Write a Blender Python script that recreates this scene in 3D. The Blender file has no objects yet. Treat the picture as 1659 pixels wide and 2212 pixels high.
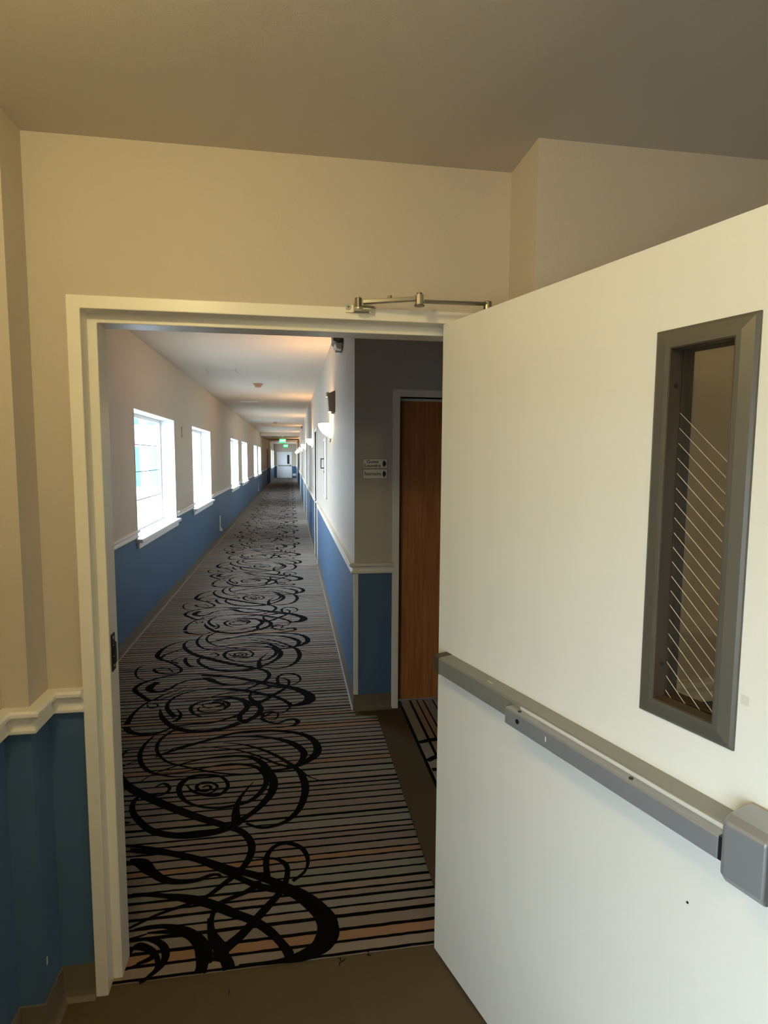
import bpy, math, random
from mathutils import Vector, Matrix

# ------------------------------------------------------------------ camera
scene = bpy.context.scene
H_CAM = 1.66
YAW, PITCH, ROLL = math.radians(9.06), math.radians(-5.396), math.radians(0.326)
fwd = Vector((math.sin(YAW) * math.cos(PITCH), math.cos(YAW) * math.cos(PITCH), math.sin(PITCH)))
rgt = Vector((math.cos(YAW), -math.sin(YAW), 0))
upv = rgt.cross(fwd)
r2 = math.cos(ROLL) * rgt + math.sin(ROLL) * upv
u2 = -math.sin(ROLL) * rgt + math.cos(ROLL) * upv
cam_data = bpy.data.cameras.new('camera')
cam_data.sensor_fit = 'VERTICAL'
cam_data.sensor_height = 36.0
cam_data.sensor_width = 27.0
cam_data.lens = 36.0 * 1256.2 / 2212.0
cam_data.clip_start = 0.02
cam_data.clip_end = 300
cam = bpy.data.objects.new('camera', cam_data)
scene.collection.objects.link(cam)
m3 = Matrix((r2, u2, -fwd)).transposed()
cam.matrix_world = Matrix.Translation((0, 0, H_CAM)) @ m3.to_4x4()
scene.camera = cam

# ------------------------------------------------------------------ light
scene.view_settings.view_transform = 'Standard'
scene.view_settings.look = 'None'
scene.view_settings.exposure = 0.0
scene.view_settings.gamma = 1.0
scene.view_settings.use_curve_mapping = False

SKY = 16.5                 # overcast daylight outside the windows
ROOM_LAMP = 18.5          # vestibule ceiling lamps, the rear one added as fill (W)
SCONCE_GLOW = 12.0
SCONCE_LAMP = 22.0

world = bpy.data.worlds.new('overcast_sky')
scene.world = world
world.use_nodes = True
wn = world.node_tree.nodes
wl = world.node_tree.links
wn.clear()
wo = wn.new('ShaderNodeOutputWorld')
wb = wn.new('ShaderNodeBackground')
wg = wn.new('ShaderNodeTexGradient')
wr = wn.new('ShaderNodeValToRGB')
wt = wn.new('ShaderNodeTexCoord')
wm = wn.new('ShaderNodeSeparateXYZ')
wl.new(wt.outputs['Generated'], wm.inputs[0])
wl.new(wm.outputs['Z'], wr.inputs['Fac'])
wr.color_ramp.elements[0].position = 0.0
wr.color_ramp.elements[0].color = (0.76, 0.87, 1.0, 1)
wr.color_ramp.elements[1].position = 0.9
wr.color_ramp.elements[1].color = (0.66, 0.81, 1.0, 1)
wl.new(wr.outputs['Color'], wb.inputs['Color'])
wb.inputs['Strength'].default_value = SKY
wl.new(wb.outputs[0], wo.inputs[0])

random.seed(7)
COL = scene.collection

def portal(loc, sx, sz, yaw):
    """a sampling portal sitting in a window opening"""
    l = bpy.data.lights.new('window_portal', 'AREA')
    l.shape = 'RECTANGLE'; l.size = sx; l.size_y = sz
    l.cycles.is_portal = True
    o = bpy.data.objects.new('window_portal', l)
    COL.objects.link(o)
    o.location = loc
    o.rotation_euler = (math.radians(90), 0, yaw)
    return o

# ------------------------------------------------------------------ materials
def s2l(c):
    c = c / 255.0
    return c / 12.92 if c <= 0.04045 else ((c + 0.055) / 1.055) ** 2.4

def rgb(r, g, b):
    return (s2l(r), s2l(g), s2l(b), 1.0)

def mat(name, color, rough=0.6, metal=0.0, noise=0.0, nscale=40.0, bump=0.0, bscale=300.0, spec=0.5, coat=0.0):
    m = bpy.data.materials.new(name)
    m.use_nodes = True
    n = m.node_tree.nodes; l = m.node_tree.links
    p = n['Principled BSDF']
    p.inputs['Roughness'].default_value = rough
    p.inputs['Metallic'].default_value = metal
    p.inputs['Specular IOR Level'].default_value = spec
    if coat: p.inputs['Coat Weight'].default_value = coat
    tc = n.new('ShaderNodeTexCoord')
    t = n.new('ShaderNodeTexNoise')
    t.inputs['Scale'].default_value = nscale
    t.inputs['Detail'].default_value = 4
    l.new(tc.outputs['Object'], t.inputs['Vector'])
    mx = n.new('ShaderNodeMix'); mx.data_type = 'RGBA'
    mx.inputs['A'].default_value = tuple(c * (1 - noise) for c in color[:3]) + (1,)
    mx.inputs['B'].default_value = tuple(min(1, c * (1 + noise)) for c in color[:3]) + (1,)
    l.new(t.outputs['Fac'], mx.inputs['Factor'])
    l.new(mx.outputs['Result'], p.inputs['Base Color'])
    if bump:
        t2 = n.new('ShaderNodeTexNoise'); t2.inputs['Scale'].default_value = bscale
        t2.inputs['Detail'].default_value = 3
        l.new(tc.outputs['Object'], t2.inputs['Vector'])
        b = n.new('ShaderNodeBump'); b.inputs['Strength'].default_value = bump
        b.inputs['Distance'].default_value = 0.002
        l.new(t2.outputs['Fac'], b.inputs['Height'])
        l.new(b.outputs['Normal'], p.inputs['Normal'])
    return m

M = {}
M['wall'] = mat('greige_wall_paint', rgb(199, 186, 168), 0.62, noise=.03, nscale=3, bump=.25, bscale=160)
M['blue'] = mat('slate_blue_paint', rgb(72, 101, 130), 0.55, noise=.05, nscale=4, bump=.25, bscale=160)
M['ceil'] = mat('ceiling_paint', rgb(206, 196, 180), 0.8, noise=.03, nscale=3, bump=.15, bscale=260)
M['trim'] = mat('cream_gloss_trim', rgb(240, 232, 214), 0.34, noise=.02, nscale=8, bump=.06, bscale=60)
M['rail'] = mat('white_rail_paint', rgb(232, 226, 214), 0.4, noise=.02, nscale=8)
M['white'] = mat('white_window_paint', rgb(238, 238, 236), 0.45, noise=.01)
M['door'] = mat('cream_door_paint', rgb(236, 234, 222), 0.38, noise=.015, nscale=5, bump=.05, bscale=50)
M['wood'] = mat('stained_wood', rgb(150, 88, 44), 0.4, noise=.0)
M['base'] = mat('taupe_vinyl_base', rgb(112, 98, 80), 0.55, noise=.05)
M['taupe'] = mat('plain_taupe_carpet', rgb(98, 82, 60), 0.95, noise=.22, nscale=420, bump=.8, bscale=700, spec=.1)
M['bronze'] = mat('bronze_grey_metal_paint', rgb(96, 92, 81), 0.42, metal=.25, noise=.05, nscale=10)
M['bronze_in'] = mat('bronze_reveal_paint', rgb(74, 60, 44), 0.5, noise=.05, nscale=10)
M['alu'] = mat('satin_aluminium', rgb(164, 166, 168), 0.34, metal=.5, noise=.03, nscale=30)
M['alu2'] = mat('dull_aluminium', rgb(146, 146, 138), 0.40, metal=.35, noise=.03, nscale=30)
M['edge'] = mat('white_highlight', rgb(236, 236, 234), 0.25, metal=.3)  # near-white, stands in for the highlight along the touch pad
M['steel'] = mat('worn_steel', rgb(130, 124, 112), 0.32, metal=.8, noise=.15, nscale=50)
M['brass'] = mat('nickel_plated', rgb(196, 188, 168), 0.28, metal=.8)
M['black'] = mat('black_plastic', rgb(26, 25, 24), 0.4)
M['dgrey'] = mat('dark_grey_plastic', rgb(84, 78, 72), 0.5)
M['grey'] = mat('brown_grey_plastic', rgb(160, 146, 132), 0.5)
M['lens'] = mat('clear_lens_plastic', rgb(222, 214, 200), 0.2)
M['plate'] = mat('ivory_plate', rgb(222, 216, 204), 0.4)
M['orange'] = mat('faded_detector_plastic', rgb(206, 150, 118), 0.5)
M['screw'] = mat('dark_screw', rgb(60, 58, 52), 0.4, metal=.7)
M['wire'] = mat('bright_wire', rgb(212, 206, 190), 0.4, metal=.5)
M['signp'] = mat('sign_cream', rgb(246, 238, 218), 0.5)
M['signb'] = mat('sign_black', rgb(14, 12, 12), 0.5)
M['chip'] = mat('bare_plaster', rgb(230, 228, 222), 0.7)
M['facade'] = mat('white_render', rgb(232, 236, 240), 0.8, noise=.03, nscale=.5)
M['fglass'] = mat('blue_facade_glass', rgb(60, 130, 160), 0.4)
M['ground'] = mat('concrete_paving', rgb(170, 172, 172), 0.9, noise=.1, nscale=2)
M['muntin'] = mat('shaded_muntin', rgb(70, 78, 78), 0.5)  # grey puts the shade on the horizontal bars into their colour
M['darkwood'] = mat('dark_brown_door_paint', rgb(74, 52, 34), 0.5)

# wood grain
wm_ = M['wood']; n = wm_.node_tree.nodes; l = wm_.node_tree.links
tc = n.new('ShaderNodeTexCoord'); mp = n.new('ShaderNodeMapping'); mp.inputs['Scale'].default_value = (14, 14, 0.9)
nz = n.new('ShaderNodeTexNoise'); nz.inputs['Scale'].default_value = 3; nz.inputs['Detail'].default_value = 6
cr = n.new('ShaderNodeValToRGB')
cr.color_ramp.elements[0].color = rgb(160, 94, 46); cr.color_ramp.elements[0].position = .3
cr.color_ramp.elements[1].color = rgb(196, 126, 68); cr.color_ramp.elements[1].position = .7
l.new(tc.outputs['Object'], mp.inputs[0]); l.new(mp.outputs[0], nz.inputs['Vector'])
l.new(nz.outputs['Fac'], cr.inputs[0]); l.new(cr.outputs[0], n['Principled BSDF'].inputs['Base Color'])

def emit(name, color, strength):
    m = bpy.data.materials.new(name); m.use_nodes = True
    p = m.node_tree.nodes['Principled BSDF']
    p.inputs['Base Color'].default_value = color
    p.inputs['Emission Color'].default_value = color
    p.inputs['Emission Strength'].default_value = strength
    return m
M['glow'] = emit('lit_alabaster_glass', (1.0, 0.80, 0.55, 1), SCONCE_GLOW)
M['lampdisc'] = emit('lit_lamp_diffuser', (1.0, 0.85, 0.62, 1), 3.0)
M['green'] = emit('green_exit_face', (0.02, 0.75, 0.16, 1), 1.2)
M['greenl'] = emit('bright_exit_letters', (0.5, 1.0, 0.6, 1), 2.5)

def pane(name, tint, gloss, rough=0.02, gcol=(1, 1, 1, 1)):
    m = bpy.data.materials.new(name); m.use_nodes = True
    n = m.node_tree.nodes; l = m.node_tree.links; n.clear()
    o = n.new('ShaderNodeOutputMaterial'); mx = n.new('ShaderNodeMixShader')
    t = n.new('ShaderNodeBsdfTransparent'); g = n.new('ShaderNodeBsdfGlossy')
    t.inputs['Color'].default_value = tint; g.inputs['Roughness'].default_value = rough
    g.inputs['Color'].default_value = gcol
    f = n.new('ShaderNodeLayerWeight'); f.inputs['Blend'].default_value = gloss
    l.new(f.outputs['Facing'], mx.inputs[0]); l.new(t.outputs[0], mx.inputs[1]); l.new(g.outputs[0], mx.inputs[2])
    l.new(mx.outputs[0], o.inputs[0])
    return m
M['glass'] = pane('window_glass', (.95, .97, .97, 1), .06)
M['wglass'] = pane('smoky_wired_glass', (.86, .83, .76, 1), .14)

# carpet yarns
def yarn(name, c, var=.16, sheen=.4):
    m = mat(name, c, 0.9, noise=var, nscale=350, bump=.9, bscale=600, spec=.25)
    p = m.node_tree.nodes['Principled BSDF']
    p.inputs['Sheen Weight'].default_value = sheen
    p.inputs['Sheen Roughness'].default_value = .45
    p.inputs['Sheen Tint'].default_value = (1.0, .93, .86, 1)
    return m
YARNS = [yarn('yarn_taupe', rgb(130, 113, 98)), yarn('yarn_mauve', rgb(128, 109, 101)),
         yarn('yarn_sage', rgb(127, 124, 109)), yarn('yarn_sand', rgb(139, 121, 102)),
         yarn('yarn_rust', rgb(150, 108, 70)), yarn('yarn_stone', rgb(134, 126, 116))]
M['yblack'] = yarn('yarn_black', rgb(13, 11, 11), .3, 0.0)
M['yblack'].node_tree.nodes['Principled BSDF'].inputs['Specular IOR Level'].default_value = .05

# ------------------------------------------------------------------ mesh tools
class MB:
    def __init__(self):
        self.v = []; self.f = []; self.mi = []; self.mats = []
    def idx(self, m):
        if m not in self.mats: self.mats.append(m)
        return self.mats.index(m)
    def face(self, pts, m):
        b = len(self.v); self.v += [tuple(p) for p in pts]
        self.f.append(tuple(range(b, b + len(pts)))); self.mi.append(self.idx(m))
    def box(self, x0, x1, y0, y1, z0, z1, m):
        if x0 > x1: x0, x1 = x1, x0
        if y0 > y1: y0, y1 = y1, y0
        if z0 > z1: z0, z1 = z1, z0
        b = len(self.v)
        self.v += [(x0, y0, z0), (x1, y0, z0), (x1, y1, z0), (x0, y1, z0),
                   (x0, y0, z1), (x1, y0, z1), (x1, y1, z1), (x0, y1, z1)]
        for q in ((0, 3, 2, 1), (4, 5, 6, 7), (0, 1, 5, 4), (1, 2, 6, 5), (2, 3, 7, 6), (3, 0, 4, 7)):
            self.f.append(tuple(b + i for i in q)); self.mi.append(self.idx(m))
        return self
    def loft(self, rings, m, closed_ring=True, cap=True):
        """rings: list of equal-length point lists"""
        b = len(self.v); k = len(rings[0])
        for r in rings: self.v += [tuple(p) for p in r]
        mi = self.idx(m)
        for i in range(len(rings) - 1):
            for j in range(k if closed_ring else k - 1):
                a = b + i * k + j; c = b + i * k + (j + 1) % k
                self.f.append((a, c, c + k, a + k)); self.mi.append(mi)
        if cap:
            self.f.append(tuple(b + j for j in range(k))[::-1]); self.mi.append(mi)
            e = b + (len(rings) - 1) * k
            self.f.append(tuple(e + j for j in range(k))); self.mi.append(mi)
        return self
    def cyl(self, p0, p1, r, m, n=16, r1=None):
        p0 = Vector(p0); p1 = Vector(p1); d = (p1 - p0).normalized()
        a = d.orthogonal().normalized(); c = d.cross(a)
        r1 = r if r1 is None else r1
        R = lambda p, rr: [p + (a * math.cos(2 * math.pi * i / n) + c * math.sin(2 * math.pi * i / n)) * rr for i in range(n)]
        return self.loft([R(p0, r), R(p1, r1)], m)
    def tube(self, pts, r, m, n=10):
        pts = [Vector(p) for p in pts]; rings = []
        for i, p in enumerate(pts):
            d = (pts[min(i + 1, len(pts) - 1)] - pts[max(i - 1, 0)]).normalized()
            a = Vector((0, 0, 1)) if abs(d.z) < .9 else Vector((1, 0, 0))
            a = (a - d * a.dot(d)).normalized(); c = d.cross(a)
            rings.append([p + (a * math.cos(2 * math.pi * j / n) + c * math.sin(2 * math.pi * j / n)) * r for j in range(n)])
        return self.loft(rings, m)
    def lathe(self, prof, m, c=(0, 0, 0), n=24, a0=0, a1=360, cap=False):
        """prof: (radius, z)"""
        full = abs(a1 - a0) >= 360
        k = n if full else n + 1
        rings = []
        for r, z in prof:
            rings.append([(c[0] + r * math.cos(math.radians(a0 + (a1 - a0) * i / n)),
                           c[1] + r * math.sin(math.radians(a0 + (a1 - a0) * i / n)), c[2] + z) for i in range(k)])
        return self.loft(rings, m, closed_ring=full, cap=cap)
    def sweep(self, path, prof, m, side=1):
        """prof (offset from wall, z) swept along an XY polyline with mitred corners;
        side=+1 offsets to the left of the travel direction"""
        P = [Vector(p) for p in path]; nrm = []
        for i in range(len(P) - 1):
            d = (P[i + 1] - P[i]).normalized(); nrm.append(Vector((-d.y, d.x)) * side)
        rings = []
        for i, p in enumerate(P):
            if i == 0: o = nrm[0]
            elif i == len(P) - 1: o = nrm[-1]
            else:
                s = nrm[i - 1] + nrm[i]; o = s / (1 + nrm[i - 1].dot(nrm[i]))
            rings.append([(p.x + o.x * a, p.y + o.y * a, z) for a, z in prof])
        return self.loft(rings, m)
    def build(self, name, parent=None, bevel=0.0, smooth=False, seg=2):
        me = bpy.data.meshes.new(name)
        me.from_pydata(self.v, [], self.f)
        for m in self.mats: me.materials.append(M[m] if isinstance(m, str) else m)
        for p, i in zip(me.polygons, self.mi): p.material_index = i
        me.update()
        if True:
            import bmesh
            bm = bmesh.new(); bm.from_mesh(me)
            if smooth or bevel: bmesh.ops.remove_doubles(bm, verts=bm.verts, dist=1e-5)
            bmesh.ops.recalc_face_normals(bm, faces=bm.faces)
            bm.to_mesh(me); bm.free()
        if smooth:
            for p in me.polygons: p.use_smooth = True
        o = bpy.data.objects.new(name, me)
        COL.objects.link(o)
        if parent is not None: o.parent = parent
        if bevel:
            b = o.modifiers.new('bevel', 'BEVEL'); b.width = bevel; b.segments = seg
            b.limit_method = 'ANGLE'; b.angle_limit = math.radians(35)
            b.harden_normals = False
        return o

def tag(o, label=None, cat=None, group=None, kind=None):
    if label: o['label'] = label
    if cat: o['category'] = cat
    if group: o['group'] = group
    if kind: o['kind'] = kind
    return o

def struct(o, label, cat):
    return tag(o, label, cat, kind='structure')

def thing(name, label, cat, loc=(0, 0, 0), rz=0.0, group=None, kind=None):
    o = bpy.data.objects.new(name, None)
    o.empty_display_size = 0.1
    COL.objects.link(o)
    o.location = loc; o.rotation_euler = (0, 0, rz)
    return tag(o, label, cat, group, kind)

def copy_tree(o, parent=None):
    c = o.copy(); COL.objects.link(c)
    if parent is not None: c.parent = parent
    for ch in list(o.children): copy_tree(ch, c)
    return c

def text_mesh(name, body, size, parent, mtl, loc, rot, sx=1.0, bold=0.0, depth=0.0006):
    cu = bpy.data.curves.new(name, 'FONT')
    cu.body = body; cu.size = size; cu.align_x = 'CENTER'; cu.align_y = 'CENTER'
    cu.offset = bold; cu.extrude = depth
    t = bpy.data.objects.new(name + '_curve', cu)
    COL.objects.link(t)
    dg = bpy.context.evaluated_depsgraph_get()
    me = bpy.data.meshes.new_from_object(t.evaluated_get(dg))
    bpy.data.objects.remove(t)
    me.name = name
    o = bpy.data.objects.new(name, me)
    me.materials.clear(); me.materials.append(M[mtl])
    COL.objects.link(o)
    o.parent = parent; o.location = loc; o.rotation_euler = rot; o.scale = (sx, 1, 1)
    return o

# ------------------------------------------------------------------ key measures (metres)
Y0 = 1.768            # room face of the door wall
Y1 = 1.92             # hallway face of the door wall
YP = 3.67             # face of the wall that turns back to the side hall
XL, XR = -1.405, 0.395
YE = 46.0
ZC, ZH, ZF = 2.52, 2.76, 2.62      # ceilings: vestibule, hallway, far hallway
ZR = 0.945            # paint change line (under the chair rail)
XJ = 0.668            # jog right of the door
YJ = 1.572
XW1, YW1, XW2 = -0.705, 1.645, -0.772
WIN = [(5.60, 7.44), (8.74, 10.65), (14.13, 16.09), (17.24, 19.32), (22.67, 24.77), (25.58, 27.9)]
WZ0, WZ1 = 0.89, 2.09
XN = -1.31            # left wall of the far stretch
FARWIN = [(39.2, 41.7), (43.3, 45.3)]
YB = -3.4             # back of the vestibule
XRM = 3.0

def wall_x(mb, xa, xb, ya, yb, z1, holes=()):
    """wall slab between xa..xb running along Y with rectangular holes (y0,y1,z0,z1); blue below ZR"""
    ys = sorted(set([ya, yb] + [h[0] for h in holes] + [h[1] for h in holes]))
    for a, b in zip(ys[:-1], ys[1:]):
        spans = [(0.0, ZR, 'blue'), (ZR, z1, 'wall')]
        hh = [h for h in holes if h[0] <= a + 1e-6 and h[1] >= b - 1e-6]
        for z0_, z1_, m in spans:
            seg = [(z0_, z1_)]
            for h in hh:
                new = []
                for s0, s1 in seg:
                    if h[3] <= s0 or h[2] >= s1: new.append((s0, s1)); continue
                    if h[2] > s0: new.append((s0, h[2]))
                    if h[3] < s1: new.append((h[3], s1))
                seg = new
            for s0, s1 in seg: mb.box(xa, xb, a, b, s0, s1, m)

def wall_y(mb, ya, yb, xa, xb, z1, holes=()):
    xs = sorted(set([xa, xb] + [h[0] for h in holes] + [h[1] for h in holes]))
    for a, b in zip(xs[:-1], xs[1:]):
        hh = [h for h in holes if h[0] <= a + 1e-6 and h[1] >= b - 1e-6]
        for z0_, z1_, m in [(0.0, ZR, 'blue'), (ZR, z1, 'wall')]:
            seg = [(z0_, z1_)]
            for h in hh:
                new = []
                for s0, s1 in seg:
                    if h[3] <= s0 or h[2] >= s1: new.append((s0, s1)); continue
                    if h[2] > s0: new.append((s0, h[2]))
                    if h[3] < s1: new.append((h[3], s1))
                seg = new
            for s0, s1 in seg: mb.box(a, b, ya, yb, s0, s1, m)
STROKES = [
  ([(-0.455,2.882),(-0.432,2.896),(-0.413,2.876),(-0.431,2.845),(-0.47,2.862),(-0.485,2.898),(-0.461,2.926),(-0.416,2.92),(-0.383,2.883),(-0.391,2.844),(-0.422,2.824),(-0.466,2.835),(-0.509,2.873),(-0.534,2.911)], (0.012,0.02,0.014,0.008)),
  ([(-0.531,2.911),(-0.5,2.855),(-0.439,2.813),(-0.37,2.802),(-0.333,2.853),(-0.338,2.912),(-0.378,2.972),(-0.445,2.997),(-0.522,2.993),(-0.564,2.939),(-0.564,2.865),(-0.524,2.782),(-0.455,2.725),(-0.369,2.696),(-0.287,2.702),(-0.212,2.73),(-0.161,2.804),(-0.139,2.894),(-0.156,2.976),(-0.199,3.04),(-0.276,3.078),(-0.365,3.091),(-0.482,3.069),(-0.583,3.046),(-0.693,3.05)], (0.008,0.022,0.018,0.034,0.016,0.026,0.034,0.016,0.006)),
  ([(-0.777,2.977),(-0.73,3.043),(-0.633,3.109),(-0.548,3.152),(-0.456,3.172),(-0.353,3.178),(-0.247,3.155),(-0.181,3.091),(-0.137,2.999),(-0.104,2.895),(-0.11,2.791),(-0.144,2.709),(-0.188,2.639),(-0.236,2.588),(-0.272,2.546),(-0.347,2.515),(-0.444,2.504),(-0.533,2.52),(-0.623,2.562),(-0.696,2.642),(-0.748,2.728),(-0.762,2.807),(-0.739,2.868)], (0.006,0.014,0.02,0.04,0.044,0.03,0.045,0.04,0.03,0.02)),
  ([(-0.929,3.323),(-0.949,3.227),(-0.915,3.097),(-0.838,2.964),(-0.74,2.864),(-0.603,2.752),(-0.451,2.642),(-0.305,2.55),(-0.223,2.488),(-0.18,2.387),(-0.204,2.274),(-0.282,2.176),(-0.35,2.115),(-0.486,2.067),(-0.615,1.998),(-0.73,1.983)], (0.014,0.034,0.05,0.048,0.034,0.032,0.022,0.014,0.006)),
  ([(-0.71,3.554),(-0.764,3.456),(-0.775,3.357),(-0.745,3.257),(-0.676,3.16),(-0.579,3.101),(-0.493,3.054),(-0.395,3.009),(-0.301,2.983),(-0.182,2.97),(-0.07,2.989)], (0.02,0.022,0.016,0.016,0.014,0.012)),
  ([(-0.82,3.48),(-0.846,3.39),(-0.849,3.287),(-0.82,3.179),(-0.766,3.09),(-0.704,3.043),(-0.614,3.004),(-0.523,3.0)], (0.012,0.026,0.026,0.016,0.008)),
  ([(-0.757,3.224),(-0.723,3.254),(-0.649,3.301),(-0.552,3.354),(-0.443,3.408),(-0.343,3.45),(-0.208,3.46),(-0.077,3.436),(0.037,3.386),(0.104,3.312),(0.133,3.215),(0.122,3.129),(0.074,3.066),(0.018,3.021),(-0.05,2.996),(-0.13,2.995)], (0.012,0.024,0.028,0.026,0.03,0.044,0.05,0.03,0.012)),
  ([(-0.685,3.306),(-0.58,3.35),(-0.484,3.387),(-0.376,3.403),(-0.264,3.395),(-0.151,3.365),(-0.045,3.307),(0.021,3.232),(0.055,3.153),(0.043,3.078),(0.011,3.022)], (0.01,0.018,0.018,0.024,0.045,0.04,0.018)),
  ([(-0.531,3.309),(-0.428,3.283),(-0.325,3.243),(-0.236,3.186),(-0.155,3.118),(-0.091,3.057),(-0.016,3.009),(0.031,2.971),(0.076,2.904),(0.153,2.842)], (0.004,0.012,0.016,0.02,0.014,0.003)),
  ([(-0.406,3.34),(-0.294,3.301),(-0.196,3.238),(-0.108,3.156),(-0.043,3.074),(0.005,3.006),(0.037,2.932),(0.055,2.818),(0.045,2.713),(0.014,2.614),(-0.039,2.544),(-0.101,2.516),(-0.158,2.517),(-0.217,2.556)], (0.006,0.018,0.024,0.026,0.04,0.036,0.026,0.02,0.014)),
  ([(-0.204,2.898),(-0.234,2.832),(-0.264,2.749),(-0.271,2.656),(-0.26,2.568)], (0.003,0.014,0.03,0.05)),
  ([(-0.807,3.332),(-0.94,3.324),(-1.038,3.254),(-1.103,3.124),(-1.116,2.955),(-1.071,2.85)], (0.008,0.014,0.022,0.045,0.03)),
  ([(-1.079,2.863),(-1.054,2.962),(-0.987,3.041),(-0.901,3.157),(-0.823,3.21)], (0.04,0.02,0.014,0.006)),
  ([(-1.073,2.856),(-1.0,2.791),(-0.923,2.701),(-0.861,2.599),(-0.867,2.526),(-0.929,2.508),(-1.016,2.542),(-1.066,2.609),(-1.038,2.646),(-0.969,2.636),(-0.913,2.546)], (0.03,0.022,0.026,0.02,0.026,0.016,0.01)),
  ([(-0.87,2.864),(-0.863,2.781),(-0.809,2.664),(-0.736,2.637)], (0.022,0.032,0.028,0.012)),
  ([(-0.91,2.737),(-0.971,2.796),(-0.95,2.844),(-0.89,2.907),(-0.795,2.958)], (0.024,0.012,0.01,0.005)),
  ([(-1.159,2.735),(-1.196,2.669),(-1.189,2.559),(-1.143,2.453),(-1.063,2.381)], (0.003,0.016,0.018,0.012,0.004)),
  ([(-0.695,2.911),(-0.653,2.947),(-0.614,2.89),(-0.649,2.839),(-0.719,2.861)], (0.008,0.02,0.014,0.008)),
  ([(-0.758,2.244),(-0.824,2.172),(-0.896,2.1),(-0.955,2.022),(-1.039,2.114),(-1.111,2.225),(-1.102,2.323),(-1.032,2.404),(-0.926,2.468),(-0.76,2.484),(-0.564,2.429),(-0.405,2.341),(-0.268,2.246),(-0.135,2.15),(-0.016,2.102),(0.065,2.016),(0.124,1.908),(0.109,1.84),(0.061,1.806),(-0.007,1.801)], (0.006,0.014,0.03,0.036,0.03,0.022,0.018,0.02,0.028,0.045,0.06,0.03,0.01)),
  ([(-0.681,2.21),(-0.798,2.123),(-0.883,2.037),(-0.954,2.018),(-0.998,1.926),(-1.022,1.801),(-1.019,1.671)], (0.006,0.012,0.018,0.02,0.04)),
  ([(-1.015,1.635),(-0.968,1.56),(-0.885,1.52),(-0.812,1.521),(-0.768,1.556),(-0.712,1.616)], (0.04,0.036,0.03,0.022,0.014)),
  ([(-0.979,2.349),(-1.013,2.281),(-1.005,2.205),(-0.935,2.166),(-0.868,2.218),(-0.83,2.298),(-0.741,2.365),(-0.648,2.356),(-0.584,2.292),(-0.515,2.245)], (0.05,0.06,0.04,0.028,0.02,0.018,0.02,0.006)),
  ([(-0.742,1.734),(-0.792,1.811),(-0.829,1.905),(-0.826,2.003),(-0.783,2.088),(-0.706,2.144),(-0.586,2.168),(-0.405,2.142),(-0.267,2.075),(-0.148,1.973),(-0.059,1.875),(-0.024,1.778),(-0.073,1.697),(-0.139,1.706),(-0.186,1.657)], (0.04,0.03,0.024,0.014,0.012,0.016,0.016,0.016,0.012,0.02)),
  ([(-0.51,1.979),(-0.559,1.964),(-0.639,1.934),(-0.67,1.862),(-0.633,1.763),(-0.573,1.713)], (0.006,0.014,0.03,0.024,0.01)),
  ([(-0.511,1.983),(-0.407,1.972),(-0.339,1.926),(-0.302,1.832),(-0.328,1.734),(-0.402,1.67),(-0.513,1.618),(-0.621,1.616),(-0.717,1.6)], (0.008,0.03,0.04,0.036,0.022,0.018,0.022)),
  ([(-0.612,1.869),(-0.618,1.825),(-0.575,1.78),(-0.502,1.779),(-0.447,1.825),(-0.467,1.893),(-0.537,1.924),(-0.6,1.896),(-0.559,1.842),(-0.512,1.855)], (0.012,0.018,0.014,0.02,0.012,0.008)),
  ([(-0.864,1.874),(-0.837,1.77),(-0.789,1.676),(-0.731,1.597),(-0.676,1.543)], (0.006,0.03,0.038,0.03,0.02)),
  ([(-0.762,1.865),(-0.718,1.776),(-0.719,1.701),(-0.752,1.667)], (0.006,0.02,0.03,0.012)),
  ([(-0.792,1.672),(-0.713,1.578),(-0.605,1.519),(-0.499,1.51),(-0.404,1.54),(-0.332,1.595)], (0.03,0.044,0.036,0.04,0.05)),
  ([(-0.309,1.593),(-0.235,1.682),(-0.212,1.775),(-0.237,1.849),(-0.283,1.918),(-0.307,2.019)], (0.045,0.04,0.04,0.03,0.012)),
  ([(-0.227,1.827),(-0.286,1.836),(-0.329,1.753),(-0.336,1.642),(-0.292,1.582)], (0.02,0.016,0.03,0.034,0.03)),
  ([(-0.104,2.178),(-0.115,2.255),(-0.113,2.326),(-0.082,2.378),(-0.03,2.39),(0.029,2.348),(0.053,2.271),(0.037,2.204),(-0.01,2.159)], (0.022,0.026,0.02,0.024,0.022,0.012,0.016)),
  ([(-0.178,2.323),(-0.115,2.309),(-0.063,2.288),(-0.032,2.242),(-0.034,2.172),(-0.054,2.112),(-0.099,2.045),(-0.146,1.98),(-0.189,1.922),(-0.232,1.879),(-0.264,1.845)], (0.006,0.012,0.022,0.022,0.026,0.034,0.034,0.04,0.05)),
  ([(-0.611,2.175),(-0.55,2.169),(-0.47,2.148),(-0.389,2.116),(-0.309,2.083),(-0.228,2.031),(-0.151,1.984),(-0.095,1.932),(-0.05,1.874),(-0.017,1.824),(-0.021,1.792)], (0.02,0.022,0.03,0.04,0.036,0.034,0.024,0.014)),
  ([(-0.13,2.167),(-0.186,2.128),(-0.245,2.101),(-0.283,2.08),(-0.297,2.028),(-0.292,1.965),(-0.262,1.907),(-0.235,1.868)], (0.03,0.022,0.02,0.018,0.028,0.045)),
  ([(-0.559,2.005),(-0.513,2.01),(-0.441,2.0),(-0.374,1.968),(-0.323,1.913),(-0.302,1.862),(-0.297,1.823)], (0.006,0.016,0.028,0.045,0.055,0.05)),
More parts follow.
